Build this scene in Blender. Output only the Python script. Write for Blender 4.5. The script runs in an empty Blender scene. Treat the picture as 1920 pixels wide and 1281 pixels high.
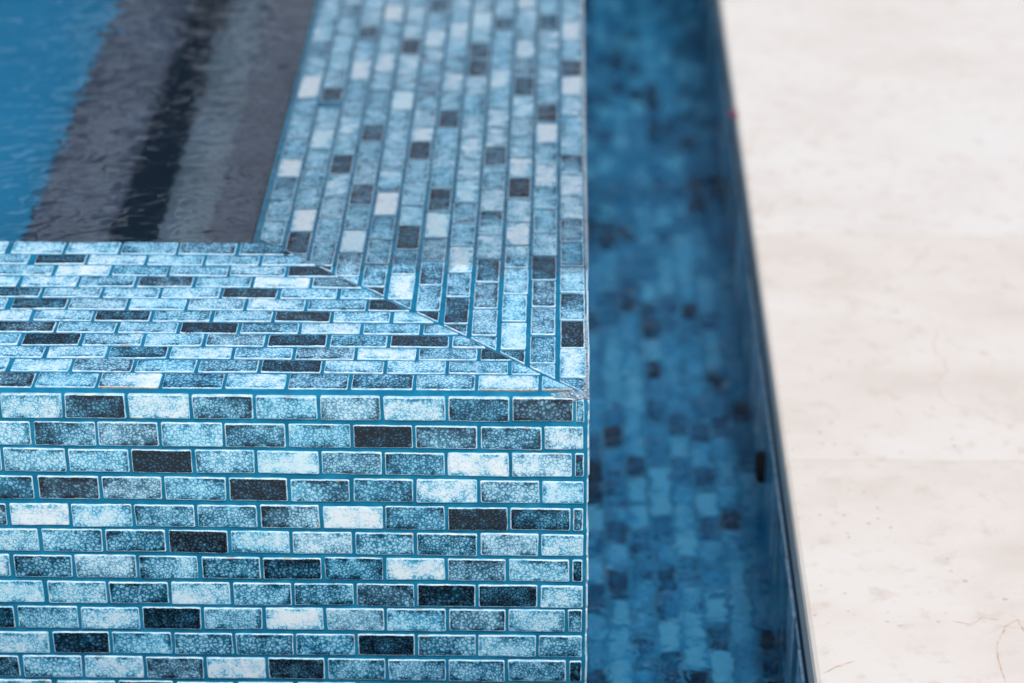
import bpy, math, random
from mathutils import Vector, Matrix
random.seed(11)
sc = bpy.context.scene
C = sc.collection

# ------------------------------------------------------------------ camera
cam = bpy.data.objects.new('camera', bpy.data.cameras.new('camera'))
C.objects.link(cam)
cam.data.sensor_width = 36.0
cam.data.lens = 89.86
right = Vector((0.99980810, 0.01936799, -0.00294162))
up = Vector((-0.00612147, 0.45151462, 0.89224272))
fwd = Vector((-0.01860914, 0.89205349, -0.45154653))
cam.matrix_world = Matrix(((right.x, up.x, -fwd.x, -0.02447), (right.y, up.y, -fwd.y, -1.82720),
                           (right.z, up.z, -fwd.z, 0.97372), (0, 0, 0, 1)))
cam.data.clip_start = 0.05
cam.data.clip_end = 500
cam.data.dof.use_dof = True
cam.data.dof.focus_distance = 2.115
cam.data.dof.aperture_fstop = 3.9
sc.camera = cam

# ------------------------------------------------------------------ sky, sun, exposure
SUN = Vector((0.10, -0.50, 0.86)).normalized()        # towards the sun: behind the viewer, to the right
el = math.asin(SUN.z)
w = bpy.data.worlds.new('World'); sc.world = w; w.use_nodes = True
nt = w.node_tree
sky = nt.nodes.new('ShaderNodeTexSky'); sky.sky_type = 'NISHITA'; sky.sun_disc = False
sky.sun_elevation = el; sky.sun_rotation = math.atan2(SUN.x, SUN.y)
sky.air_density = 1.0; sky.dust_density = 2.0; sky.ozone_density = 1.0
bg = nt.nodes['Background']; nt.links.new(sky.outputs[0], bg.inputs[0]); bg.inputs[1].default_value = 0.15
sun = bpy.data.objects.new('sun', bpy.data.lights.new('sun', 'SUN'))
C.objects.link(sun)
sun.data.energy = 2.2; sun.data.angle = math.radians(14.0); sun.data.color = (1.0, 0.97, 0.93)
sun.rotation_euler = SUN.to_track_quat('Z', 'Y').to_euler()
sc.view_settings.view_transform = 'Standard'; sc.view_settings.look = 'None'
sc.view_settings.exposure = 0.22; sc.view_settings.gamma = 1.0
sc.cycles.max_bounces = 10; sc.cycles.transmission_bounces = 6
sc.cycles.caustics_refractive = True; sc.cycles.caustics_reflective = False
sc.cycles.sample_clamp_indirect = 40.0
sc.cycles.use_denoising = True
sc.cycles.blur_glossy = 0.5

# measured tile layout, millimetres: front rows (centre height, slope, [left, right, tone, tone drift]), cap rows, right-run columns
FRONT=[(-13.7,-0.0011,[(-479.7,-429.9,3,0),(-427.3,-378,0.8,0),(-375.4,-325.7,3.2,0),(-323.1,-273.8,1.6,0),(-271.2,-221.6,2.6,0),(-219,-169.9,2.4,0),(-167.3,-117,3.1,0),(-114.4,-64.9,1.1,0),(-62.3,-13.4,0.9,0),(-10.8,-4.1,2.6,0)]),(-40,-0.0036,[(-507.7,-457.8,2.8,0),(-454.6,-404.4,1.5,0.9),(-401.8,-352.7,2,-0.7),(-349.8,-300.1,2.7,0),(-297.5,-248.2,1.6,0),(-245.6,-194.9,2.3,0),(-192.3,-144.2,0,0),(-141.6,-91.1,1.6,0),(-88.5,-38.6,1.6,0),(-36,-4.6,2.9,0)]),(-65.3,-0.0042,[(-534.9,-484.1,0.8,0),(-481.9,-430.9,2.6,0),(-428.3,-378.6,2.6,0),(-376,-326.4,0,0),(-323.7,-275,2.4,0),(-272.4,-222.1,3.5,0),(-219.5,-170.1,1.8,0),(-167.5,-118.4,1.7,0),(-115.8,-65.6,3.7,0),(-63,-13.7,3,0),(-11.1,-3.8,0.8,0)]),(-91.2,-0.0035,[(-510.1,-459.8,1.3,0),(-455.7,-405.1,0.7,0),(-402.4,-353.2,1.9,0),(-350.5,-299.7,2.3,0),(-297.1,-248.8,0.1,0),(-246.2,-197.3,1.9,-0.8),(-193.9,-144.6,1.6,0),(-141.9,-91.8,3.1,0),(-89.1,-40.4,2.3,0),(-37.8,-3.9,3.2,0)]),(-116.8,-0.0018,[(-535,-484.9,2,0),(-481.6,-432.6,3.7,0),(-430,-379.8,3.1,0),(-377.2,-327.5,2,0),(-324.8,-275.2,2,0),(-272.5,-223.3,1.8,0.8),(-220.2,-170.7,3.8,0),(-168,-118.9,1.7,0),(-116.3,-66.9,0.1,0),(-64.3,-14.8,0.9,0),(-12.2,-4.2,1.4,0)]),(-142.1,-0.0034,[(-512.4,-459.9,2.9,0),(-456.7,-406.4,2.2,-0.7),(-403.3,-353.2,1.6,0),(-350.5,-301,0.05,0),(-298.3,-249.2,3,0),(-246.6,-197,2.8,0),(-194.3,-145.3,2,0),(-142.6,-92.2,1.5,0),(-89.6,-41.3,2.3,0),(-38.7,-3.5,3,0)]),(-167.2,-0.0026,[(-537.9,-486.4,3,0),(-482.9,-433.7,1.3,0),(-431,-379.6,2.7,0),(-376.9,-327.7,2.2,0.7),(-324.1,-275,1.5,0),(-272.3,-223.2,0.5,0),(-220.5,-171.7,1.6,0),(-169,-119.7,3.5,0),(-117,-68.5,1.6,0),(-65.8,-15.2,2.6,0),(-12.5,-3.9,0.4,0)]),(-192.8,-0.0027,[(-512.9,-460.2,3.3,0),(-456.6,-406.7,2.8,0),(-404,-354.1,1.5,0),(-351.4,-301.6,2.9,0),(-298.9,-249.7,2.1,0),(-247,-197.2,1.6,0),(-194.5,-145.9,1.3,0),(-143.2,-94.2,0.2,0),(-91.5,-41.7,0.5,0),(-39,-3.5,3.1,0)]),(-216.6,0.0017,[(-540,-487.4,1.1,0),(-484.1,-432.5,2.3,0),(-429.8,-380.1,2.9,0),(-377.4,-327.8,0.2,0),(-325,-275.5,2.2,0),(-272.7,-223.6,3.7,0),(-220.9,-172.2,2.6,0),(-169.5,-119.6,2.5,0),(-116.9,-69.1,1.9,0),(-66.4,-18.6,2.7,0),(-15.9,-4.1,1.9,0)]),(-242.5,0.001,[(-511.4,-460,3.1,0),(-455.9,-407.9,0.2,0),(-405.1,-354.4,2.5,0),(-351.7,-302.1,2,0),(-299.4,-250.3,1.7,0),(-247.6,-197.5,1.9,0),(-194.8,-146.3,0.3,0),(-143.6,-94.7,1.7,0),(-92,-43.1,2.5,0),(-40.4,-3.9,1.9,0)]),(-268.1,-0.0017,[(-539.2,-487.5,1,0),(-483.8,-433.5,2.4,0),(-430.7,-380.5,2.9,0),(-377.8,-328.4,1.4,0),(-325.7,-275.6,3.3,0),(-272.8,-224.3,0.3,0),(-221.5,-172.3,1.9,0),(-169.6,-120.4,1.8,0),(-117.6,-69.8,1.9,0),(-67,-17.5,1.7,0),(-14.8,-4.3,0.3,0)]),(-293.4,-0.0017,[(-518.1,-461.5,3,0),(-456.8,-406.3,3,0),(-402.9,-356.4,0.2,0),(-353.1,-303.7,3,0),(-300.4,-251.5,3,0),(-248.7,-198,2.4,0),(-194.8,-145,1.5,0),(-141.8,-92.6,2.7,0),(-89.8,-40.6,3.1,0),(-37.9,-4.3,2,0)])]
CAP=[(10,34.6,[(-506.5,-455.7,1.2,0),(-452.9,-403.8,2.6,0),(-401,-351.4,3,0.6),(-348.8,-299.8,1.5,0),(-297,-248.6,3.1,0),(-245.7,-197,1.9,0),(-194.1,-144.2,1.5,0),(-141.4,-93.5,2.2,0),(-90.7,-41.5,3.3,0),(-38.7,10.8,2.8,0)]),(37.6,58.7,[(-532.6,-482.4,2.8,0),(-478.3,-430,3.2,0),(-427.1,-378.5,1.9,0),(-375.6,-325.6,2.5,0),(-322.8,-273.8,1.9,0),(-271,-221.5,0.4,0),(-218.7,-169.7,2.8,0),(-166.8,-118.7,2.7,0),(-115.8,-67,2.4,0),(-64.1,-10.8,2.8,0)]),(61.7,81.2,[(-509.2,-456.1,2.9,0),(-452.7,-404.1,2.8,0),(-401.2,-352.5,1.3,0),(-349.6,-298.7,3.2,0),(-295.8,-247.6,2.3,0),(-244.8,-195.8,1.7,0),(-192.9,-144.7,3.3,0),(-141.8,-93,2.1,0),(-90.1,-39.5,0.4,0)]),(84.2,104.8,[(-531.9,-481.4,2.5,0),(-478,-429.8,0.3,0),(-426.9,-377.2,2.5,0),(-374.3,-325.7,2.9,0),(-322.8,-273.3,2.1,0),(-270.4,-220.9,0.5,0),(-217.9,-169.8,1.7,0),(-166.9,-117.9,0.2,0),(-115,-64.4,2.6,0)]),(107.8,126.7,[(-506.5,-455,0.9,0),(-452.7,-402.9,2.4,0),(-399.9,-350.4,2.6,0),(-347.4,-298.9,0.2,0),(-296,-246.9,1.7,0),(-244,-194.5,3.1,0),(-191.6,-143.3,2.4,0),(-140.4,-89.7,2.4,0)]),(129.7,148.9,[(-531.1,-480.1,3.2,0),(-476.2,-427,2.8,0),(-424,-376.8,0.6,0),(-373.8,-324.9,2.2,0),(-321.9,-271.9,2.3,0),(-268.9,-221.4,0.3,0),(-218.4,-170,2.6,0),(-167.1,-115.5,3,0)]),(151.9,171.7,[(-555.7,-505.6,2.6,0),(-500.6,-453,0.8,0),(-450,-400.8,2.5,0),(-397.8,-349.3,3,0),(-346.3,-298.3,2.4,0),(-295.3,-246,2.9,-0.5),(-242.8,-192.9,2.4,0),(-189.9,-139.4,0.5,0)]),(174.7,193.2,[(-530.2,-479.7,1,0),(-476.4,-426.7,2.6,0),(-423.7,-375.7,2.7,0),(-372.6,-322.2,2.9,0),(-319.2,-271.7,0.3,0),(-268.7,-219.3,2.5,0),(-216.2,-166.1,2.4,0)]),(196.2,215.9,[(-554,-503.9,3.3,0),(-499.9,-451.3,3.1,0),(-448.3,-399.8,2,0),(-396.7,-348.3,1,0),(-345.2,-297.4,2.6,0),(-294.3,-245.5,3.4,0),(-242.4,-190.9,1.4,0)]),(218.9,238.2,[(-527.4,-477.4,2.5,0),(-473.6,-425.6,3.4,0),(-422.5,-374.5,2.1,0),(-371.5,-320.7,2.4,0),(-317.6,-269.3,2.6,0),(-266.2,-216.1,0.2,0)]),(241.2,260.6,[(-553.5,-502.6,2.4,0),(-496.5,-451.1,0.6,0),(-448,-397.7,3,0),(-394.6,-345.2,2.8,0),(-342.1,-294.9,2.3,0),(-291.8,-239.4,2.2,0)]),(263.6,287.4,[(-576.1,-527.6,3,0),(-521.9,-475.1,2.9,0),(-471.9,-424.7,2.7,0),(-421.6,-372.8,2.1,0),(-369.6,-318.5,1.5,0),(-315.3,-265.4,1.2,0)])]
STRIP=[(-13.6,[(-21.4,30,1.4,0),(32.6,82.8,3.1,0),(84.7,133.4,0.3,0),(136.1,186.1,1.6,-1.5),(189.7,242.4,2.9,0),(245.7,293.2,1.9,0),(299,347.3,1.5,0),(350.9,403,2.6,0),(405.5,453.2,3.1,0),(457.2,504,1.4,-1.2),(506.7,555.2,2.3,0),(560.9,605.4,2.5,0),(609.8,662,2.6,0),(666.5,717.6,3.8,0),(722.3,763.9,0.6,0),(768.8,828.5,2.3,0),(833.6,888.8,3.6,0),(894.1,949.7,2.6,0),(955.1,1012.8,2.2,0)]),(-38.6,[(3.1,54.5,2.2,0),(57.1,104.3,1.9,0),(108.8,156.5,1.9,0),(161.8,211.7,1.5,0),(216,264.1,0.6,0),(268,314.6,2.5,0),(319.3,370.2,2.1,0),(373.9,423.1,2.1,0),(426.9,474.1,3,0),(479.4,531.1,2,0),(536.7,586.3,3.8,0),(590.6,637.6,0.4,0),(642.1,690.8,2.2,0),(695.4,744.3,2.4,0),(749.1,799.7,2.1,0),(804.7,857.2,2.5,0),(862.4,909.8,0.9,0),(915.1,973.3,2.5,0)]),(-63.6,[(28.1,79.5,1.4,0),(82.1,130.3,3.4,0),(133.9,183.7,2.9,0),(186.9,235.6,2.6,0),(240.6,287.3,2.3,0.8),(290.8,339.4,3.2,0),(343,392.3,2.6,0),(397.3,443.5,0.2,0),(448.7,495.2,3,0),(499.3,549,2.4,0),(554.6,600.5,2.2,0),(604.8,652.3,2.8,0),(662.9,713.9,0.8,0),(720.2,769.8,1.5,0),(776.4,826.2,3,0),(831.3,881.2,2,0),(886.5,934.6,2.6,0)]),(-88.6,[(52.6,104,2.3,0),(106.6,154.8,2.4,0),(157.9,207.7,1.8,0),(210.9,257.1,1,0),(261.1,310.4,2.6,0),(313.9,363.4,1.7,-1.3),(367.1,414.8,2.6,0),(419.9,470.8,2,0),(476.1,520.9,0.9,0),(526.4,574.2,2.6,0),(578.5,626.6,2.9,0),(631.1,680.9,2.3,0),(685.6,737.3,3.2,0),(742.1,792.5,2.2,0),(799.2,856.7,2.5,0),(861.8,898.6,1,0),(905.6,972.7,2.4,0)]),(-113.6,[(74.6,126,1.2,0),(128.6,176.6,0.7,0),(180.3,228.8,2.1,0),(232.1,284.3,3.5,0),(287.8,332.7,2.1,0),(338.7,385.4,1.8,0),(389.1,438.9,2.8,0),(442.8,487.9,2.6,0),(494.6,545.6,2.9,0),(551.2,597,2.6,0),(602.8,662.3,1.9,0),(666.9,713.3,2.5,0),(719.6,767.6,0.5,0),(772.5,818.9,0.8,0),(824,865,2.6,0),(870.2,916.1,3.7,0),(921.4,972.4,2.4,0)]),(-138.6,[(99.1,150.5,0.3,0),(153.1,201,2.3,0),(204.3,252,1.4,0),(255.4,302.7,2.1,0),(306.2,361.5,3.6,0),(365.2,415.4,0.6,-0.6),(420.5,464.9,2.1,0),(470.2,516.1,2.3,0),(521.6,567.9,2.4,0),(573.6,620.1,0.5,0),(624.5,671.1,2.2,0),(675.7,724,3,0),(728.8,777.2,2,0),(782.1,830.5,2.6,0),(835.6,883.9,3.3,0),(889.2,935.6,2.3,0)]),(-163.6,[(120.9,172.3,2.3,0),(174.9,223.7,3.5,0),(226.5,275.6,1.8,0),(279.6,328.5,0.5,0),(333.3,377.3,2.6,0),(381,431.8,2.4,0),(437,483.2,2.1,0),(491.3,536.6,0.4,0),(539.4,574.7,3.4,0),(579,624.2,2.3,0),(628.7,657.2,1.9,0),(661.7,700.2,1.2,0),(704.9,752.5,2.2,0),(757.3,805,2.3,0),(810,859.3,3.3,0),(864.5,911.9,2.2,0),(917.3,966.4,0.9,0)]),(-188.6,[(145.3,196.7,0.2,0),(199.3,245.7,2.2,0),(249.1,298.5,2.2,0),(302,352.3,2,0),(356,405.9,3.7,0),(411,461.6,2.4,0.9),(466.9,512.8,2.2,0),(518.3,564.4,2.4,0),(570.1,613.6,2.2,0),(623.9,672.1,3.7,0),(676.7,720.3,2.4,0),(725,779.9,2.8,0),(784.8,829.9,0.5,0),(835,881.6,2.6,0),(886.9,936.8,2.7,0),(942.3,990.2,2.2,0)]),(-213.6,[(167.9,219.3,3.2,0),(221.9,268.6,1.8,0),(272.6,320.6,3.7,0),(324.2,374.2,1.8,0),(379.1,424.7,0.8,0),(429.9,478.6,2,0),(483.9,531.8,2,0),(537.4,577,0.7,0),(582.7,626.6,2.1,0),(631,676.4,1.9,0),(681,729.5,2.3,0),(734.3,782.9,3.2,0),(787.8,834.7,2.5,0),(839.8,886.6,2.2,0),(891.9,940.2,3.6,0),(945.6,991.8,2.3,0)]),(-238.6,[(191,242.4,0.2,0),(245,292,2.1,0),(296.7,344.4,2,0),(349.2,393.8,2.2,0),(398.9,442.6,2.7,0),(453.1,501.2,0.4,0),(505.3,552.5,2.3,0),(558.1,602.7,2.7,0),(607.1,653.2,2,0),(657.8,704,1.8,0),(708.7,758.1,3.4,0),(762.9,810.8,2.5,0),(832.7,870.6,0.8,0),(875.8,921.8,2.4,0),(927.2,972.9,2.8,0)]),(-263.6,[(214.5,265.9,2.2,0),(268.5,315.2,0.5,0),(318.8,367.3,3.8,0),(371,415.1,2.2,0),(420.2,464.6,2.1,0),(469.9,516,2.2,0),(520.1,563.5,3.4,0),(569.2,615.6,2.4,0),(645.4,682,0.4,0),(686.6,732.1,2.1,0),(736.9,783.9,2.3,0),(788.9,835.9,2.5,0),(841,889.5,2.2,0),(912.6,943.3,1.4,0),(946.9,998.8,2.6,0)]),(-288.6,[(232.7,284.1,1.5,0),(286.7,337.7,2.2,0),(342.5,389.4,1.8,0),(393.2,443.3,1.3,-0.8),(447.2,488.4,3.7,0),(492.5,540.6,2,0),(544.8,589,2.4,0),(593.4,637.6,1.9,0),(655.7,714.4,3.8,0),(719.1,767.3,2.3,0),(772.2,820.3,1.3,0),(825.4,871.7,2.6,0),(877,924.9,2.3,0),(930.3,976.1,2.6,0)])]
# ------------------------------------------------------------------ node helpers
class NT:
    def __init__(s, name):
        s.m = bpy.data.materials.new(name); s.m.use_nodes = True
        s.t = s.m.node_tree; s.b = s.t.nodes['Principled BSDF']; s.out = s.t.nodes['Material Output']
    def n(s, typ, ins=None, **kw):
        nd = s.t.nodes.new(typ)
        for k, v in kw.items(): setattr(nd, k, v)
        for k, v in (ins or {}).items(): s.set(nd.inputs[k], v)
        return nd
    def set(s, sock, v):
        if isinstance(v, bpy.types.NodeSocket): s.t.links.new(v, sock)
        else: sock.default_value = v
    def math(s, op, a, b=0.0, c=0.0, clamp=False):
        nd = s.n('ShaderNodeMath', {0: a, 1: b, 2: c}, operation=op, use_clamp=clamp); return nd.outputs[0]
    def ramp(s, f, stops, interp='LINEAR'):
        nd = s.n('ShaderNodeValToRGB', {0: f}); r = nd.color_ramp; r.interpolation = interp
        while len(r.elements) < len(stops): r.elements.new(0.5)
        for e, (p, c) in zip(r.elements, stops):
            e.position = p; e.color = (c, c, c, 1) if isinstance(c, (int, float)) else (*c, 1)
        return nd.outputs[0]
    def mix(s, f, a, b, blend='MIX'):
        nd = s.n('ShaderNodeMix', data_type='RGBA', blend_type=blend)
        s.set(nd.inputs[0], f); s.set(nd.inputs[6], a if isinstance(a, bpy.types.NodeSocket) else (*a, 1)); s.set(nd.inputs[7], b if isinstance(b, bpy.types.NodeSocket) else (*b, 1))
        return nd.outputs[2]
    def noise(s, vec, scale, detail=2.0, rough=0.5, dim='3D'):
        return s.n('ShaderNodeTexNoise', {'Vector': vec, 'Scale': scale, 'Detail': detail, 'Roughness': rough}, noise_dimensions=dim)
    def attr(s, name): return s.n('ShaderNodeAttribute', attribute_name=name).outputs['Fac']
    def smooth(s, v, lo, hi):
        nd = s.n('ShaderNodeMapRange', interpolation_type='SMOOTHSTEP'); s.set(nd.inputs['Value'], v)
        s.set(nd.inputs['From Min'], lo); s.set(nd.inputs['From Max'], hi); return nd.outputs[0]
    def bump(s, h, dist, strength=1.0, normal=None):
        nd = s.n('ShaderNodeBump', {'Height': h, 'Distance': dist, 'Strength': strength})
        if normal: s.set(nd.inputs['Normal'], normal)
        return nd.outputs[0]

def mat_glaze():
    s = NT('crackle_glaze')
    P = s.n('ShaderNodeTexCoord').outputs['Object']
    seed, tone, rim, edge = s.attr('seed'), s.attr('tone'), s.attr('rim'), s.attr('edge')
    off = s.n('ShaderNodeCombineXYZ', {0: s.math('MULTIPLY', seed, 3.17), 1: s.math('MULTIPLY', seed, 1.71), 2: s.math('MULTIPLY', seed, 2.33)}).outputs[0]
    p = s.n('ShaderNodeVectorMath', {0: P, 1: off}, operation='ADD').outputs[0]
    p = s.n('ShaderNodeVectorMath', {0: p, 'Scale': s.math('ADD', .82, s.math('MULTIPLY', s.math('FRACT', s.math('MULTIPLY', seed, 5.1)), .42))}, operation='SCALE').outputs[0]
    wn = s.noise(p, 420.0, 2.0)
    wv = s.n('ShaderNodeVectorMath', {0: wn.outputs['Color'], 1: (0.5, 0.5, 0.5)}, operation='SUBTRACT').outputs[0]
    wv = s.n('ShaderNodeVectorMath', {0: wv, 'Scale': 0.0028}, operation='SCALE').outputs[0]
    pw = s.n('ShaderNodeVectorMath', {0: p, 1: wv}, operation='ADD').outputs[0]
    vor = s.n('ShaderNodeTexVoronoi', {'Vector': pw, 'Scale': 330.0}, feature='DISTANCE_TO_EDGE').outputs['Distance']
    cellv = s.n('ShaderNodeTexVoronoi', {'Vector': pw, 'Scale': 330.0}, feature='F1').outputs['Color']
    cellb = s.n('ShaderNodeSeparateColor', {0: cellv}).outputs[0]
    pool = s.noise(p, 75.0, 2.0).outputs[0]
    fine = s.noise(p, 900.0, 3.0).outputs[0]
    t = s.math('ADD', tone, s.math('MULTIPLY', s.math('SUBTRACT', pool, 0.5), 2.2))
    wet = s.math('MULTIPLY', s.math('POWER', edge, 1.6), s.math('MULTIPLY', s.smooth(pool, 0.66, 0.36), 1.15))
    t = s.math('SUBTRACT', t, wet)
    t = s.math('ADD', t, s.math('MULTIPLY', s.math('SUBTRACT', cellb, 0.5), 0.35))
    tf = s.math('MULTIPLY', t, 0.25, clamp=True)
    # width of the dark crackle between the pale grains
    wd = s.ramp(tf, [(0.0, 0.33), (0.25, 0.31), (0.5, 0.24), (0.72, 0.15), (0.95, 0.03)])
    mid = s.noise(p, 330.0, 2.0, .6).outputs[0]
    vorf = s.math('ADD', vor, s.math('MULTIPLY', s.math('SUBTRACT', mid, 0.5), 0.42))
    grain = s.smooth(vorf, s.math('MULTIPLY', wd, 0.15), wd)
    cell = s.ramp(tf, [(0.0, (.017, .062, .105)), (0.2, (.064, .21, .315)), (0.42, (.225, .485, .635)), (0.7, (.43, .69, .79)), (0.95, (.70, .79, .805))])
    crack = s.ramp(tf, [(0.0, (.003, .009, .015)), (0.2, (.002, .040, .072)), (0.42, (.005, .12, .205)), (0.7, (.07, .365, .54)), (0.95, (.44, .66, .74))])
    col = s.mix(grain, crack, cell)
    hue = s.math('FRACT', s.math('MULTIPLY', seed, 7.7))          # firing differences: greyer, bluer, plain
    col = s.mix(s.math('MULTIPLY', s.smooth(hue, .72, .95), .55), col, s.n('ShaderNodeHueSaturation', {'Saturation': .75, 'Color': col}).outputs[0])
    col = s.mix(s.math('MULTIPLY', s.smooth(hue, .3, .05), .5), col, s.mix(1.0, col, (.62, .93, 1.0), 'MULTIPLY'))
    # bare pale rim where the glaze has run off the edge
    rv = s.math('MULTIPLY', s.math('SUBTRACT', s.math('FRACT', s.math('MULTIPLY', seed, 3.3)), .5), .3)
    rn = s.math('MULTIPLY', s.math('SUBTRACT', s.noise(p, 110.0, 2.0).outputs[0], .5), .8)
    rf = s.smooth(s.math('ADD', s.math('ADD', rim, s.math('ADD', rv, rn)), s.math('MULTIPLY', s.math('SUBTRACT', fine, 0.5), 0.9)), 0.55, 0.85)
    rc = s.ramp(s.noise(p, 140.0, 2.0).outputs[0], [(0.3, (.26, .53, .65)), (0.7, (.66, .79, .83))])
    col = s.mix(rf, col, rc)
    chip = s.math('MULTIPLY', s.smooth(rim, .15, .5), s.smooth(s.noise(p, 60.0, 1.0).outputs[0], .70, .74))
    col = s.mix(s.math('MULTIPLY', chip, .7), col, (.40, .34, .30))
    dirt = s.smooth(s.noise(P, 22.0, 3.0, .6).outputs[0], .66, .80)
    col = s.mix(s.math('MULTIPLY', dirt, .35), col, (.20, .27, .30))
    s.set(s.b.inputs['Base Color'], col)
    s.b.inputs['Specular IOR Level'].default_value = .32
    s.set(s.b.inputs['Roughness'], s.ramp(rf, [(0, .15), (1, .4)]))
    s.set(s.b.inputs['Normal'], s.bump(s.math('ADD', grain, s.math('MULTIPLY', pool, 1.5)), 0.00025, 0.6))
    return s.m

def mat_grout():
    s = NT('blue_grout')
    P = s.n('ShaderNodeTexCoord').outputs['Object']
    a = s.noise(P, 34.0, 5.0, .62).outputs[0]; b = s.noise(P, 600.0, 3.0, .7).outputs[0]
    col = s.ramp(a, [(0.3, (.001, .115, .195)), (0.5, (.003, .150, .265)), (0.66, (.010, .205, .335)), (0.8, (.05, .28, .40))])
    col = s.mix(s.smooth(b, .66, .8), col, (.10, .33, .46))
    s.set(s.b.inputs['Base Color'], col); s.b.inputs['Roughness'].default_value = .7; s.b.inputs['Specular IOR Level'].default_value = .15
    s.set(s.b.inputs['Normal'], s.bump(s.math('ADD', b, s.math('MULTIPLY', a, 2.0)), 0.0006, 0.5))
    return s.m

def mat_mortar():
    s = NT('bare_mortar')
    P = s.n('ShaderNodeTexCoord').outputs['Object']
    v = s.n('ShaderNodeTexVoronoi', {'Vector': P, 'Scale': 650.0}, feature='F1').outputs['Color']
    g = s.n('ShaderNodeSeparateColor', {0: v}).outputs[0]
    n1 = s.noise(P, 90.0, 2.0).outputs[0]
    col = s.ramp(g, [(0.05, (.02, .10, .17)), (0.35, (.20, .31, .38)), (0.7, (.36, .40, .42)), (0.95, (.56, .54, .53))])
    col = s.mix(s.smooth(n1, .52, .72), col, (.05, .26, .42))
    s.set(s.b.inputs['Base Color'], col); s.b.inputs['Roughness'].default_value = .8
    s.set(s.b.inputs['Normal'], s.bump(g, 0.0012, 1.0))
    return s.m

def mat_plain(name, col, rough=.6, metallic=0.0, var=0.0, scale=6.0):
    s = NT(name)
    P = s.n('ShaderNodeTexCoord').outputs['Object']
    n = s.noise(P, scale, 4.0).outputs[0]
    lo = tuple(c * (1 - var) for c in col); hi = tuple(min(1, c * (1 + var)) for c in col)
    s.set(s.b.inputs['Base Color'], s.ramp(n, [(0.3, lo), (0.7, hi)]))
    s.b.inputs['Roughness'].default_value = rough; s.b.inputs['Metallic'].default_value = metallic
    return s.m

def mat_water(name, tint, amp, sx, sy, fine=1.0):
    s = NT(name)
    P = s.n('ShaderNodeTexCoord').outputs['Object']
    mp = s.n('ShaderNodeMapping', {'Vector': P, 'Scale': (sx, sy, 1.0), 'Rotation': (0, 0, math.radians(9))}).outputs[0]
    an = s.noise(mp, 1.0, 1.0); an.inputs['Distortion'].default_value = .7; a = an.outputs[0]
    ridge = s.math('SUBTRACT', 1.0, s.math('ABSOLUTE', s.math('MULTIPLY', s.math('SUBTRACT', a, .5), 5.0)))
    ridge = s.math('POWER', s.math('MAXIMUM', ridge, 0.0), 5.0)
    b = s.noise(mp, 2.1, 0.0).outputs[0]
    c = s.noise(P, 3.0, 1.0).outputs[0]
    calm = s.smooth(c, .35, .65)
    h = s.math('ADD', s.math('MULTIPLY', ridge, .14), s.math('ADD', s.math('ADD', s.math('MULTIPLY', b, .55), s.math('MULTIPLY', s.noise(mp, 4.6, 0.0).outputs[0], .16)), s.math('MULTIPLY', a, 1.0)))
    far = s.smooth(s.n('ShaderNodeSeparateXYZ', {0: P}).outputs[1], .2, 1.1)
    h = s.math('MULTIPLY', h, s.math('MULTIPLY', s.math('ADD', s.math('MULTIPLY', calm, .5), .5), s.math('ADD', s.math('MULTIPLY', far, .6), .4)))
    s.b.inputs['Base Color'].default_value = (*tint, 1)
    s.b.inputs['Transmission Weight'].default_value = 1.0
    s.b.inputs['IOR'].default_value = 1.333; s.b.inputs['Roughness'].default_value = 0.0
    s.set(s.b.inputs['Normal'], s.bump(h, amp, 1.0))
    return s.m

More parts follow.
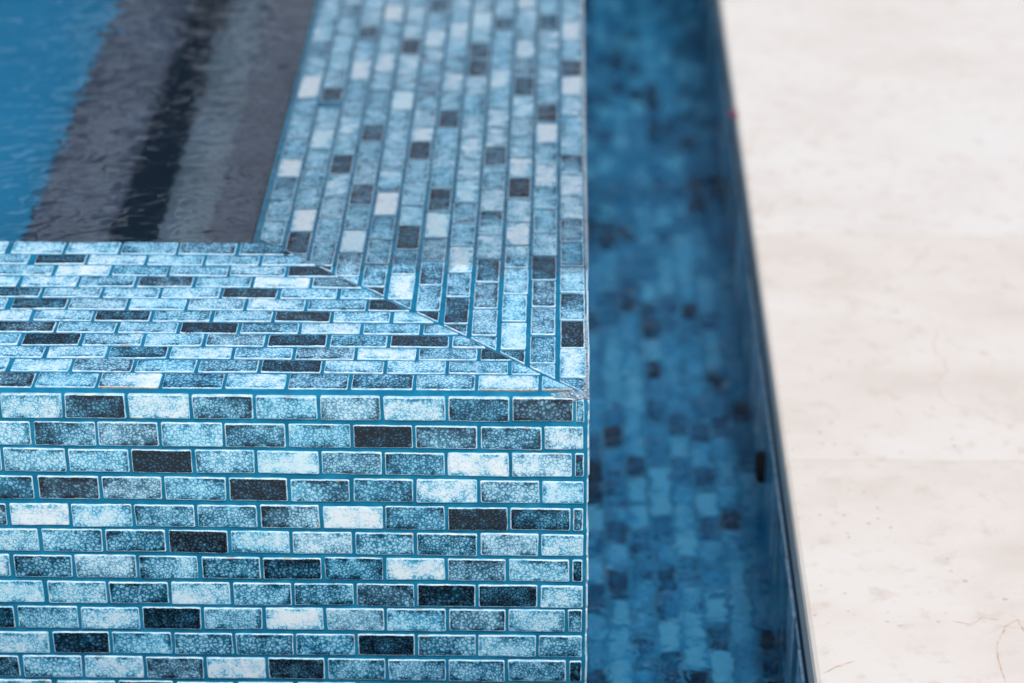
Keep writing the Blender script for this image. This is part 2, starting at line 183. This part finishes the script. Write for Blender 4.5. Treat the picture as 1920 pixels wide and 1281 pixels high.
def mat_travertine():
    s = NT('cream_travertine')
    P = s.n('ShaderNodeTexCoord').outputs['Object']
    off = s.n('ShaderNodeCombineXYZ', {0: s.math('MULTIPLY', s.attr('seed'), 7.3), 1: s.math('MULTIPLY', s.attr('seed'), 3.1), 2: 0.0}).outputs[0]
    p = s.n('ShaderNodeVectorMath', {0: P, 1: off}, operation='ADD').outputs[0]
    band = s.n('ShaderNodeMapping', {'Vector': p, 'Scale': (4.0, 5.5, 5.0), 'Rotation': (0, 0, .5)}).outputs[0]
    a = s.noise(band, 1.4, 5.0, .6).outputs[0]
    b = s.noise(p, 45.0, 4.0, .6).outputs[0]
    warm = s.attr('warm')
    base = s.ramp(a, [(0.28, (.62, .53, .435)), (0.5, (.70, .625, .535)), (0.72, (.735, .68, .60))])
    base = s.mix(s.math('MULTIPLY', warm, .5), base, (.735, .70, .635))
    base = s.mix(s.smooth(b, .52, .75), base, (.63, .54, .45))
    # fine worm-holes and pits
    wob = s.n('ShaderNodeVectorMath', {0: s.noise(p, 160.0, 2.0).outputs['Color'], 'Scale': .006}, operation='SCALE').outputs[0]
    pv = s.n('ShaderNodeVectorMath', {0: p, 1: wob}, operation='ADD').outputs[0]
    v = s.n('ShaderNodeTexVoronoi', {'Vector': pv, 'Scale': 95.0, 'Randomness': 1.0}, feature='F1')
    pick = s.n('ShaderNodeSeparateColor', {0: v.outputs['Color']}).outputs[0]
    zone = s.smooth(s.noise(p, 9.0, 2.0).outputs[0], .45, .62)
    pit = s.math('MULTIPLY', s.smooth(v.outputs['Distance'], .28, .12), s.math('MULTIPLY', s.math('GREATER_THAN', pick, .70), zone))
    base = s.mix(s.math('MULTIPLY', pit, .55), base, (.44, .36, .28))
    # hairline veins
    vn = s.noise(p, 3.2, 4.0, .55).outputs[0]
    vein = s.smooth(s.math('ABSOLUTE', s.math('SUBTRACT', vn, .5)), .007, .0)
    vein = s.math('MULTIPLY', vein, s.smooth(s.noise(p, 6.0, 1.0).outputs[0], .52, .66))
    base = s.mix(s.math('MULTIPLY', vein, .5), base, (.56, .42, .31))
    s.set(s.b.inputs['Base Color'], base); s.b.inputs['Roughness'].default_value = .55
    s.set(s.b.inputs['Normal'], s.bump(s.math('SUBTRACT', b, pit), 0.0008, .4))
    return s.m

M = dict(glaze=mat_glaze(), grout=mat_grout(), mortar=mat_mortar(), travertine=mat_travertine(),
         rust=mat_plain('rust_stain', (.40, .20, .09), .7, var=.5, scale=300),
         crack=mat_plain('filled_crack', (.60, .46, .35), .7, var=.25, scale=120),
         bed=mat_plain('joint_mortar', (.60, .55, .50), .9, var=.1),
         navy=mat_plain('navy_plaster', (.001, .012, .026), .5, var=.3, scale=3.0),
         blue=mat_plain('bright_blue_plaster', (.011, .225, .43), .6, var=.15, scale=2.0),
         seat_reflection=mat_plain('reflection_grey_plaster', (.050, .078, .120), .6, var=.25, scale=9.0),  # pale reflection on the water put into the bench colour
         bedgrout=mat_plain('worn_pale_grout', (.10, .32, .42), .8, var=.5, scale=30.0),
         deep=mat_plain('deep_blue_grout', (.001, .045, .085), .7, var=.2, scale=20.0),
         pale=mat_plain('pale_step_trim', (.095, .155, .205), .6, var=.3, scale=9.0),
         black=mat_plain('black_plastic', (.002, .0025, .004), .9),
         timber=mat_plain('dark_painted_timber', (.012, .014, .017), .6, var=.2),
         soil=mat_plain('grey_ground', (.22, .20, .17), .95, var=.2, scale=1.0),
         petal=mat_plain('red_petal', (.14, .02, .05), .5, var=.2, scale=80),
         slate=mat_plain('slate_streak_bar', (.13, .16, .22), .7, var=.1),
         stucco=mat_plain('lavender_render', (.80, .87, 1.0), .9, var=.06, scale=.6),
         spa_water=mat_water('spa_water', (1.0, 1.0, 1.0), .0026, 19.0, 30.0),
         channel_water=mat_water('channel_water', (.10, .47, .76), .0060, 20.0, 34.0))

# ------------------------------------------------------------------ object helpers
def mesh(name, verts, faces, mats, parent=None, attrs=None, midx=None, smooth=False):
    me = bpy.data.meshes.new(name); me.from_pydata(verts, [], faces)
    for m in (mats if isinstance(mats, (list, tuple)) else [mats]): me.materials.append(m)
    if midx: me.polygons.foreach_set('material_index', midx)
    for k, v in (attrs or {}).items():
        a = me.attributes.new(k, 'FLOAT', 'POINT'); a.data.foreach_set('value', v)
    if smooth: me.polygons.foreach_set('use_smooth', [True] * len(me.polygons))
    me.update(); o = bpy.data.objects.new(name, me); C.objects.link(o)
    if parent: o.parent = parent
    return o
def thing(name, label, cat, loc=(0, 0, 0)):
    o = bpy.data.objects.new(name, None); o.empty_display_size = .1; C.objects.link(o)
    o.location = loc; o['label'] = label; o['category'] = cat; return o
def structure(o, label=None):
    o['kind'] = 'structure'
    if label: o['label'] = label
    return o
class Box:
    def __init__(s): s.v = []; s.f = []
    def box(s, lo, hi):
        n = len(s.v)
        s.v += [(x, y, z) for z in (lo[2], hi[2]) for y in (lo[1], hi[1]) for x in (lo[0], hi[0])]
        s.f += [tuple(n + i for i in q) for q in ((0, 2, 3, 1), (4, 5, 7, 6), (0, 1, 5, 4), (2, 6, 7, 3), (0, 4, 6, 2), (1, 3, 7, 5))]
    def quad(s, *p):
        n = len(s.v); s.v += list(p); s.f.append(tuple(range(n, n + len(p))))

# ------------------------------------------------------------------ tiles (millimetres in, metres out)
def area(p): return .5 * sum(p[i][0] * p[(i + 1) % len(p)][1] - p[(i + 1) % len(p)][0] * p[i][1] for i in range(len(p)))
def clip(p, a, b, c):                      # keep a*x + b*y >= c
    out = []
    for i in range(len(p)):
        q, r = p[i], p[(i + 1) % len(p)]; dq, dr = a * q[0] + b * q[1] - c, a * r[0] + b * r[1] - c
        if dq >= 0: out.append(q)
        if dq * dr < 0: t = dq / (dq - dr); out.append((q[0] + t * (r[0] - q[0]), q[1] + t * (r[1] - q[1])))
    return out
def inset(p, d):
    n = len(p); out = []
    ds = d if isinstance(d, (list, tuple)) else [d] * n
    for i in range(n):
        a, b, c = Vector(p[i - 1]), Vector(p[i]), Vector(p[(i + 1) % n])
        e1 = (b - a).normalized(); e2 = (c - b).normalized()
        n1 = Vector((-e1.y, e1.x)); n2 = Vector((-e2.y, e2.x)); k = 1 + n1.dot(n2)
        if isinstance(d, (list, tuple)): out.append(tuple(b + n1 * ds[i - 1] + n2 * ds[i])); continue   # square corners only
        out.append(tuple(b + (n1 + n2) * (d / max(k, .25))))
    return out
class Tiles:
    """a field of separately cut tiles; place(u, v, h) maps field mm to world metres"""
    def __init__(s, place, jit=.22, depth=3.0):
        s.place = place; s.v = []; s.f = []; s.m = []; s.a = dict(seed=[], tone=[], rim=[], edge=[]); s.jit = jit; s.depth = depth
    def add(s, poly, tone, grad=0.0, gdir=None, rust=False, high=0.0):
        if len(poly) < 3: return
        if area(poly) < 0: poly = poly[::-1]
        if area(poly) < 25: return
        seed = random.random() * 9
        cx = sum(p[0] for p in poly) / len(poly); cy = sum(p[1] for p in poly) / len(poly)
        L = max(p[0] for p in poly) - min(p[0] for p in poly); W = max(p[1] for p in poly) - min(p[1] for p in poly)
        if gdir is None: gdir = (1, 0) if L >= W else (0, 1)
        rnd = (random.uniform(-.45, .45), random.uniform(-.3, .3))
        tx, ty = random.uniform(-.02, .02), random.uniform(-.02, .02)   # each tile set a hair out of true
        rings = [(0.0, -s.depth, 1, 1), (0.0, -.75, 1, 1), (.35, -.2, 1, 1), (.95, 0, .55, 1), (1.7, .05, 0, 1), (6.5, .05, 0, 0)]
        span = min(L, W)
        # samples along the outline (corner knocked off a little)
        par = []
        for i in range(len(poly)):
            a, b = poly[i], poly[(i + 1) % len(poly)]; ln = math.hypot(b[0] - a[0], b[1] - a[1])
            k = max(2, int(ln / 6)); c = min(.3, .9 / max(ln, .01))
            for j in range(k + 1): par.append((i, c + (1 - 2 * c) * j / k))
        wob = [random.uniform(-1, 1) for _ in par]
        base = len(s.v); N = len(par)
        for d, h, rim, edge in rings:
            ip = inset(poly, d) if d else poly
            if d and (area(ip) < .12 * area(poly) or 2 * d > .8 * span):
                k = max(.15, 1 - 2.2 * d / span)
                ip = [(cx + (p[0] - cx) * k, cy + (p[1] - cy) * k) for p in poly]
            for (i, t), wv in zip(par, wob):
                a, b = ip[i], ip[(i + 1) % len(ip)]
                x = a[0] + (b[0] - a[0]) * t; y = a[1] + (b[1] - a[1]) * t
                ex, ey = b[0] - a[0], b[1] - a[1]; ln = math.hypot(ex, ey) or 1
                kk = s.jit * wv * max(0, 1 - d / 4)
                x += -ey / ln * kk; y += ex / ln * kk
                hh = h + high + (x - cx) * tx + (y - cy) * ty if h > -2 else h
                s.v.append(s.place(x, y, hh))
                u = ((x - cx) * gdir[0]) / (L / 2 or 1) + ((y - cy) * gdir[1]) / (W / 2 or 1)
                s.a['tone'].append(tone + grad * u + rnd[0] * (x - cx) / (L or 1) + rnd[1] * (y - cy) / (W or 1))
                s.a['seed'].append(seed); s.a['rim'].append(rim); s.a['edge'].append(edge)
        for r in range(len(rings) - 1):
            for j in range(N):
                k = (j + 1) % N
                s.f.append((base + r * N + j, base + r * N + k, base + (r + 1) * N + k, base + (r + 1) * N + j)); s.m.append(0)
                if rust and r < 2 and par[j][0] == rust - 1: s.m[-1] = 1
        s.f.append(tuple(base + (len(rings) - 1) * N + j for j in range(N))); s.m.append(0)
    def build(s, name, parent):
        return mesh(name, s.v, s.f, [M['glaze'], M['rust']], parent, s.a, s.m, smooth=False)
def rect(x0, x1, y0, y1): return [(x0, y0), (x1, y0), (x1, y1), (x0, y1)]
def anytone():
    r = random.random()
    return .2 if r < .13 else random.uniform(.7, 1.3) if r < .22 else random.uniform(1.5, 2.2) if r < .52 else random.uniform(2.2, 2.9) if r < .82 else random.uniform(3.1, 3.8)

# height of the cap above its front lip (mm): a slight crown, then a dip that lets the water spill
def zf(y, run):
    if y < 190: return 2.0 * max(y, 0) / 190
    if run == 'front': return 2.0 + .8 * min((y - 190) / 97, 1)
    if y < 236: return 2.0 - .8 * (y - 190) / 46
    return max(-1.5, 1.2 - 2.7 * (y - 236) / 264)

spa = thing('raised_spa', 'raised spa wall clad in small blue crackle glazed mosaic tiles with mitred cap', 'spa')

# ---- front face tiles
F = Tiles(lambda u, v, h: (u / 1000, -h / 1000, v / 1000))
rows_z = []
for k in range(20):
    if k < len(FRONT): zc, sl, L = FRONT[k]
    else:
        zc, sl = rows_z[-1][0] - 25.4, -.003
        xx = -2 - random.choice([7, 33]); L = []
        L.append((xx, -4.5, anytone(), 0)); x = xx - 2.6
        while x > -560: L.append((x - 49.6, x, anytone(), 0)); x -= 52.1
        L = L[::-1]
    rows_z.append((zc, sl))
    x = L[0][0] - 2.6; L = list(L)
    while x > -980: L.insert(0, (x - 49.6, x, anytone(), 0)); x -= 52.2
    for x0, x1, t, g in L:
        xc = (x0 + x1) / 2; hh = 10.7 + random.uniform(-.35, .35); dz = random.uniform(-.35, .35)
        jx = random.uniform(-.3, .3)
        z = lambda X: zc + sl * max(X, -620) + dz
        poly = [(x0 + jx + random.uniform(-.3, .3), z(x0) - hh), (x1 + random.uniform(-.3, .3), z(x1) - hh), (x1 + random.uniform(-.3, .3), z(x1) + hh), (x0 + random.uniform(-.3, .3), z(x0) + hh)]
        F.add(poly, t, g, high=random.uniform(-.15, .2))
F.build('front_facing', spa)

# ---- cap, front run
A = Tiles(lambda u, v, h: (u / 1000, v / 1000, (zf(v, 'front') + h) / 1000))
for k, (y0, y1, L) in enumerate(CAP):
    L = list(L); x = L[0][0] - 2.8
    while x > -980: L.insert(0, (x - 49.4, x, anytone(), 0)); x -= 52.2
    for i, (x0, x1, t, g) in enumerate(L):
        if k == 0: p = rect(x0, x1, y0 + random.uniform(-.4, .4), y1)
        else: p = rect(x0 + random.uniform(-.25, .25), x1 + random.uniform(-.25, .25), y0 + random.uniform(-.3, .3), y1 + random.uniform(-.3, .3))
        p = clip(p, -1, -1, 1.9)
        A.add(p, t, g, (1, 0), rust=1 if (k == 0 and any(x0 < xr < x1 for xr in (-385, -75, -30))) else False)
A.build('front_coping', spa)

# ---- cap, right run: columns of tiles running away from the corner
B = Tiles(lambda u, v, h: (u / 1000, v / 1000, (zf(v, 'right') + h) / 1000))
for X, L in STRIP:
    L = [list(t) for t in L]; y = L[-1][1] + 2.8
    for p_, n_ in zip(L, L[1:]): p_[1] = max(p_[1], min(n_[0] - 2.6, p_[1] + 12)) if n_[0] - p_[1] > 4.5 else p_[1]
    while y < 2700: L.append((y, y + 48.8, anytone(), 0)); y += 51.8
    for y0, y1, t, g in L:
        hw = 10.6 + random.uniform(-.3, .3); dx = random.uniform(-.3, .3)
        p = rect(X - hw + dx, X + hw + dx, y0 + random.uniform(-.2, .2), y1 + random.uniform(-.2, .2))
        p = clip(p, 1, 1, 1.9)
        B.add(p, t + (.35 if y0 > 260 and t > 1 else 0), g, (0, 1))  # tiles under the water film lightened to stand in for its sheen
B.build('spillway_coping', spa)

# ---- outer side tiles (above the channel)
S = Tiles(lambda u, v, h: (h / 1000 + .0004, u / 1000, v / 1000), depth=1.7)
for k, (zc, sl) in enumerate(rows_z):
    y = 2.5 - (26 if k % 2 else 0)
    while y < 2600:
        a, b = max(y, 2.2), y + 49.3
        if b - a > 5: S.add(rect(a, b, zc - 10.6, zc + 10.6 if k else zc + 9), anytone(), high=random.uniform(-.3, .3))
        y += 52
S.build('side_facing', spa)

# ---- grout-coloured core
v, f = [], []
prof = [(1.3, -640), (1.3, -300), (1.3, -9), (1.7, -5.5), (3.0, -3.0), (5.5, -1.9), (9, -1.35)] + [(u, -1.2) for u in (12, 40, 80, 120, 160, 190, 215, 236, 262, 287)]
NP = len(prof)
def hgt(u, z, run, y): return (z + (zf(y, run) if z > -20 else 0)) / 1000
stat = [-980 + 20 * i for i in range(50)]
for x in stat:                                         # front run, clipped by the mitre
    for u, z in prof: xx = min(x, -u); v.append((xx / 1000, u / 1000, hgt(u, z, 'front', u)))
for u, z in prof: v.append((-u / 1000, u / 1000, hgt(u, z, 'front', u)))
NS = len(stat) + 1
for i in range(NS - 1):
    for j in range(NP - 1): f.append((i * NP + j, (i + 1) * NP + j, (i + 1) * NP + j + 1, i * NP + j + 1))
n0 = len(v); ys = [20 * i for i in range(30)] + [600 + 100 * i for i in range(22)]
for u, z in prof: v.append((-u / 1000, u / 1000, hgt(u, z, 'right', u)))
for y in ys:
    for u, z in prof:
        yy = max(y, u); s_ = 1.065 if u > 200 else 1
        v.append((-u * s_ / 1000, yy / 1000, hgt(u, z, 'right', yy)))
for i in range(len(ys)):
    for j in range(NP - 1): f.append((n0 + i * NP + j, n0 + (i + 1) * NP + j, n0 + (i + 1) * NP + j + 1, n0 + i * NP + j + 1))
mesh('grout_bed', v, f, M['grout'], spa)

# ---- basin inside the wall: navy bench along the wall, bright blue floor beyond
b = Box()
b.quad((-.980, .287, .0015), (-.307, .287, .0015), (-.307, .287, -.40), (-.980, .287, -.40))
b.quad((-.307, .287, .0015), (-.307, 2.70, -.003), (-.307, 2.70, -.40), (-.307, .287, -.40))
b.quad((-0.509, .287, -.40), (-0.457, .287, -.40), (-0.457, 2.70, -.40), (-0.509, 2.70, -.40))  # navy strip stands in for the dark band reflected on the water
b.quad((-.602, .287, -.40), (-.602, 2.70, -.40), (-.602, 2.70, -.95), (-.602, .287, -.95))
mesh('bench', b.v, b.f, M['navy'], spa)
b = Box()
b.box((-.600, .288, -.43), (-0.509, 2.69, -.398)); b.box((-0.404, .288, -.43), (-.309, 2.69, -.398))
mesh('bench_seat', b.v, b.f, M['seat_reflection'], spa)  # greyer colour makes up for the weak pale reflection above it
b = Box(); b.box((-0.457, .288, -.43), (-0.404, 2.69, -.3965))
mesh('bench_trim', b.v, b.f, M['pale'], spa)
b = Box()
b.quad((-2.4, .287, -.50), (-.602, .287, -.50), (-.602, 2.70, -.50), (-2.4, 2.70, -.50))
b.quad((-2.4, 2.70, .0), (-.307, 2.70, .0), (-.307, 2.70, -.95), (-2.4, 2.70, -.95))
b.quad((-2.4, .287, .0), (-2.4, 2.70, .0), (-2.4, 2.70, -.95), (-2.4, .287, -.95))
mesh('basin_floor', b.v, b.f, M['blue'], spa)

# ---- chipped corner: bare mortar lumps
def lump(c, r, seed, n=26, m=16, amp=.28):
    rr = random.Random(seed); vs, fs = [], []
    ph = [(rr.uniform(0, 6.28), rr.uniform(0, 6.28), rr.uniform(2, 7), rr.uniform(2, 9)) for _ in range(9)]
    for i in range(m + 1):
        th = math.pi * i / m
        for j in range(n):
            p = 2 * math.pi * j / n
            k = 1 + amp * sum(math.sin(a + th * s1) * math.sin(q + p * int(s2)) for a, q, s1, s2 in ph) / 3 + rr.uniform(-.05, .05)
            vs.append(((c[0] + r[0] * k * math.sin(th) * math.cos(p)) / 1000, (c[1] + r[1] * k * math.sin(th) * math.sin(p)) / 1000, (c[2] + r[2] * k * math.cos(th)) / 1000))
    for i in range(m):
        for j in range(n): fs.append((i * n + j, (i + 1) * n + j, (i + 1) * n + (j + 1) % n, i * n + (j + 1) % n))
    return vs, fs
v, f = [], []
for c, r, sd in (((-11, 5.5, -3.4), (11, 5.5, 4.2), 1), ((-21, 5.0, -2.8), (10, 4.0, 2.6), 2), ((-3.6, 14, -1.8), (3.0, 14, 2.4), 3), ((-2.6, 48, -1.6), (2.0, 26, 1.6), 4), ((-2.5, 4, -12), (2.2, 2.6, 9), 5), ((-2.4, 110, -1.8), (1.8, 40, 1.4), 6), ((-7, 2.2, -11), (4, 2, 2.5), 7)):
    a, q = lump(c, r, sd); n = len(v); v += a; f += [tuple(n + i for i in t) for t in q]
mesh('mortar_patch', v, f, M['mortar'], spa, smooth=True)

# ------------------------------------------------------------------ water in the spa (spills over the right run)
b = Box()
b.quad((-2.4, .287, .0012), (-.307, .287, .0012), (-.307, 2.70, .0012), (-2.4, 2.70, .0012))
n = len(b.v)
ed = [(-.307 + i * .307 / 24) for i in range(24)] + [-.0015, 0.0009]
import bisect
for i, x in enumerate(ed):
    ye = .236 + .012 * math.sin(i * 1.3) + .008 * math.sin(i * 3.1)
    zz = .0012 if i < len(ed) - 1 else -.0025
    b.v += [(x, max(ye, .236 if x < -.2 else .2), zz), (x, 2.70, zz)]
for i in range(len(ed) - 1):
    b.f.append((n + 2 * i, n + 2 * i + 2, n + 2 * i + 3, n + 2 * i + 1))
structure(mesh('spa_water', b.v, b.f, M['spa_water']))

# ------------------------------------------------------------------ overflow channel round the spa
EX = lambda y: .1905 + .0062 * y                        # inner edge of the paving
ch = thing('overflow_channel', 'narrow water channel lined with dark blue mosaic tiles below the spa wall', 'channel', (.095, .5, -.52))
def local(o): o.location = (-.095, -.5, .52); return o
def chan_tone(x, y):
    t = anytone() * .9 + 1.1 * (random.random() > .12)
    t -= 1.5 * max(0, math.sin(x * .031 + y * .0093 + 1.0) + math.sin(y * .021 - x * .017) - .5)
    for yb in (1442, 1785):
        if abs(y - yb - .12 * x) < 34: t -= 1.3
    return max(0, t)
G = Tiles(lambda u, v, h: (u / 1000, v / 1000, -.510 + h / 1000), depth=2.5)
for k in range(8):
    y = -180 + (26 if k % 2 else 0) + random.uniform(-6, 6)
    while y < 2600:
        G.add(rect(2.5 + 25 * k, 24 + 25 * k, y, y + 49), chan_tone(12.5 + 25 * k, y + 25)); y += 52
for k in range(7):
    x = -20 + (26 if k % 2 else 0)
    while x > -980: G.add(rect(x - 49, x, -178 + 25 * k, -156 + 25 * k), anytone()); x -= 52
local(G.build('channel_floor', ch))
Wt = Tiles(lambda u, v, h: (EX(u / 1000) - h / 1000 - .001, u / 1000, v / 1000), depth=2.5)
WT = {529: 0.1, 577: 2.2, 245: .1, 193: 2.6, 297: 1.6, 349: .9, 401: 1.3, 453: 2.2, 1100: .2, 1152: .3}
y = -167
while y < 2600:
    t0 = random.choice([.1, .9, 1.5, 2.2, 2.8, 3.4])
    key = [k for k in WT if abs(k - (y + 24)) < 26]
    if key: t0 = WT[key[0]]
    for z0 in (-402, -504):
        Wt.add(rect(y, y + 49, z0, z0 + 99), t0 if z0 > -452 else anytone())
    y += 52
local(Wt.build('channel_wall_tiles', ch))
b = Box()
b.quad((-.98, -.20, -.5107), (.23, -.20, -.5107), (.23, 2.7, -.5107), (-.98, 2.7, -.5107))
local(mesh('channel_bed', b.v, b.f, M['bedgrout'], ch))
b = Box()
b.quad((EX(-.2) + .002, -.20, -.245), (EX(2.7) + .002, 2.7, -.245), (EX(2.7) + .002, 2.7, -.53), (EX(-.2) + .002, -.20, -.53))
b.quad((-.98, -.195, -.245), (.195, -.195, -.245), (.195, -.195, -.53), (-.98, -.195, -.53))
b.quad((-.02, 2.68, -.05), (.26, 2.68, -.05), (.26, 2.68, -.53), (-.02, 2.68, -.53))
local(mesh('channel_shell', b.v, b.f, M['deep'], ch))
# round black fitting in the channel wall
v, f = [], []
cy_, cz_, n = .529, -.366, 32
for r, d in ((.017, .0), (.017, .007), (.015, .008), (.012, .004), (.004, .004)):
    for j in range(n): v.append((EX(cy_) - .0015 - d, cy_ + r * math.cos(6.2832 * j / n), cz_ + r * math.sin(6.2832 * j / n)))
for k in range(4):
    for j in range(n): f.append((k * n + j, k * n + (j + 1) % n, (k + 1) * n + (j + 1) % n, (k + 1) * n + j))
f.append(tuple(4 * n + j for j in range(n)))
local(mesh('wall_fitting', v, f, M['black'], ch))
b = Box()
b.quad((-.98, -.193, -.400), (.19, -.193, -.400), (EX(0), .0, -.400), (-.98, .0, -.400))
b.quad((.0006, .0, -.400), (EX(0), .0, -.400), (EX(2.68), 2.68, -.400), (.0006, 2.68, -.400))
structure(mesh('channel_water', b.v, b.f, M['channel_water']))

# ------------------------------------------------------------------ paving
v, f, sd, wm, mi = [], [], [], [], []
ZT = -.240
def slab(poly, seed, warm, edge=False):
    n = len(v); k = len(poly)
    ip = inset(poly, [.0006] * 3 + [.005 if edge else .0006]); i2 = inset(poly, [.0002] * 3 + [.0017 if edge else .0002])
    za, zb = (.0055, .0018) if edge else (.0008, .0003)
    for P_, z in ((poly, ZT - .035), (poly, ZT - za), (i2, ZT - zb), (ip, ZT)):
        for p in P_: v.append((p[0], p[1], z)); sd.append(seed); wm.append(warm)
    for r in range(3):
        for j in range(k): f.append((n + r * k + j, n + r * k + (j + 1) % k, n + (r + 1) * k + (j + 1) % k, n + (r + 1) * k + j)); mi.append(0)
    f.append(tuple(n + 3 * k + j for j in range(k))); mi.append(0)
g = .0005
jy = [-3.42, -2.88, -2.35, -1.82, -1.29, -.76, -.205, .322, .846, 1.37, 1.90, 2.43, 2.96, 3.5, 4.1]
for i in range(len(jy) - 1):
    y0, y1 = jy[i] + g, jy[i + 1] - g
    xs_ = [None, .90, 1.52, 2.14, 2.8] if i % 2 else [None, .78, 1.40, 2.02, 2.7]
    for j in range(4):
        a0, a1 = (EX(y0), EX(y1)) if j == 0 else (xs_[j] + g, xs_[j] + g)
        slab([(a0, y0), (xs_[j + 1] - g, y0), (xs_[j + 1] - g, y1), (a1, y1)], random.uniform(0, 9), .9 if i == 8 else .1 if i < 8 else .6, edge=(j == 0))
x = EX(-.3) - 2 * g
for i in range(4):
    for k in range(6):
        slab([(x - .61 * (i + 1) + g, jy[k] + g), (x - .61 * i - g, jy[k] + g), (x - .61 * i - g, jy[k + 1] - g if k < 5 else -.197), (x - .61 * (i + 1) + g, jy[k + 1] - g if k < 5 else -.197)], random.uniform(0, 9), .3)
n = len(v)                                             # joint filler and far paving under the slabs
for q in (((.19, -3.4), (2.75, -3.4), (2.75, 4.0), (.215, 4.0)), ((-2.3, -3.4), (.19, -3.4), (.19, -.20), (-2.3, -.20))):
    n = len(v)
    for p in q: v.append((p[0], p[1], ZT - .003)); sd.append(0); wm.append(0)
    f.append((n, n + 1, n + 2, n + 3)); mi.append(1)
def vein(pts, w0):                                     # the filled crack lines of the nearest slab
    n = len(v)
    pp = [Vector((p[0] / 1000, p[1] / 1000, ZT + .0002)) for p in pts]
    P_ = []
    for a, b_ in zip(pp, pp[1:]):
        for t in range(5): P_.append(a.lerp(b_, t / 5) + Vector((random.uniform(-.5, .5), random.uniform(-.7, .7), 0)) / 1000)
    P_.append(pp[-1])
    for i, p in enumerate(P_):
        d = (P_[min(i + 1, len(P_) - 1)] - P_[max(i - 1, 0)]).normalized(); nn = Vector((-d.y, d.x, 0))
        w_ = w0 / 1000 * random.uniform(.35, 1.1) * (.3 if i in (0, len(P_) - 1) else 1)
        for s_ in (-1, 1): q = p + nn * (w_ * s_); v.append(tuple(q)); sd.append(0); wm.append(0)
    for i in range(len(P_) - 1): f.append((n + 2 * i, n + 2 * i + 2, n + 2 * i + 3, n + 2 * i + 1)); mi.append(2)
vein([(316, 41), (331, 35), (344, 47), (357, 43)], .6); vein([(360, 29), (354, 17), (349, 4)], 1.2)
vein([(349, 4), (347, -20), (348, -52)], .8); vein([(358, 30), (373, 44), (376, 25), (384, 10)], .9); vein([(198, -40), (211, -30), (226, -22)], 1.1)
structure(mesh('stone_deck', v, f, [M['travertine'], M['bed'], M['crack']], None, dict(seed=sd, warm=wm), mi))
b = Box(); b.quad((-150, -150, -.70), (150, -150, -.70), (150, 150, -.70), (-150, 150, -.70))
structure(mesh('ground', b.v, b.f, M['soil']))

# ------------------------------------------------------------------ little red fleck at the paving edge
v, f = [], []
for i in range(7):
    for j in range(5):
        a = (i / 6 - .5) * 2; c = (j / 4 - .5) * 2; ww = math.sqrt(max(0, 1 - a * a)) * .009 + .0006
        v.append((c * ww, a * .016, .003 + .004 * (a * a + c * c) + .002 * math.sin(3 * a + c)))
for i in range(6):
    for j in range(4): f.append((i * 5 + j, (i + 1) * 5 + j, (i + 1) * 5 + j + 1, i * 5 + j + 1))
o = mesh('fallen_petal', v, f, M['petal'], smooth=True); o.scale = (.6,) * 3; o.location = (EX(1.20) - .004, 1.20, ZT + .001)
o['label'] = 'tiny dark red blurred fleck on the inner edge of the cream stone deck'; o['category'] = 'petal'

# ------------------------------------------------------------------ unseen helpers added to shape the water's reflection: dark cover, dark bar, pale wall
pg = thing('added_canopy', 'added dark canopy out of view that darkens the left of the spa reflection', 'added_canopy', (-2.6, 6.2, ZT))  # unseen cover, added to darken the left of the mirrored water
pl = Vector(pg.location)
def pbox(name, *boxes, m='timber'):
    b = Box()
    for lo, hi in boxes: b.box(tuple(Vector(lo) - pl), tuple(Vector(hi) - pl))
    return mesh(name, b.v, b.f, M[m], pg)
pbox('added_cover', ((-6.5, 3.0, 2.2), (-1.70, 11.2, 2.34)))
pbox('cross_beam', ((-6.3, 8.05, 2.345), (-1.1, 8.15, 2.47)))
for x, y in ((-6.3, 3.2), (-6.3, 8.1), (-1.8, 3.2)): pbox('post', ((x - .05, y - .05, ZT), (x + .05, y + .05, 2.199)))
rl = thing('added_bar', 'added dark bar out of view that darkens a band of the spa reflection', 'added_bar', (-.632, 2.9, 0))  # bar added out of view to make the dark reflected band
b = Box(); b.box((-.030, -1.72, .50), (.044, .30, .56)); mesh('added_rail', b.v, b.f, M['timber'], rl)
for y in (-.9, .2): b = Box(); b.box((-.02, y - .02, -.24), (.02, y + .02, .499)); mesh('post', b.v, b.f, M['timber'], rl)
hs = thing('added_pale_wall', 'added pale lavender grey wall out of view that brightens the spa reflection', 'added_pale_wall', (0, 13.0, -.7))  # wall added out of view to brighten the mirrored water
b = Box(); b.box((-9, 0, 0), (.1, .4, 9.6)); mesh('wall', b.v, b.f, M['stucco'], hs)
b = Box(); b.box((-9.6, -.9, 9.62), (.6, 1.4, 9.9)); mesh('eaves', b.v, b.f, M['timber'], hs)
for k in range(13):                                    # dark horizontal bars added to streak the pale reflection in the ripples
    b = Box(); b.box((-9, -.10, .9 + .66 * k), (.1, -.002, 1.03 + .66 * k)); mesh('streak_bar', b.v, b.f, M['slate'], hs)
for x in (-7.6, -5.2):
    b = Box(); b.box((x, -.13, 3.4), (x + 1.1, -.104, 5.1)); wn_ = mesh('window', b.v, b.f, M['black'], hs)
    b = Box(); b.box((x - .08, -.2, 3.3), (x + 1.18, -.104, 3.395)); mesh('sill', b.v, b.f, M['stucco'], wn_)
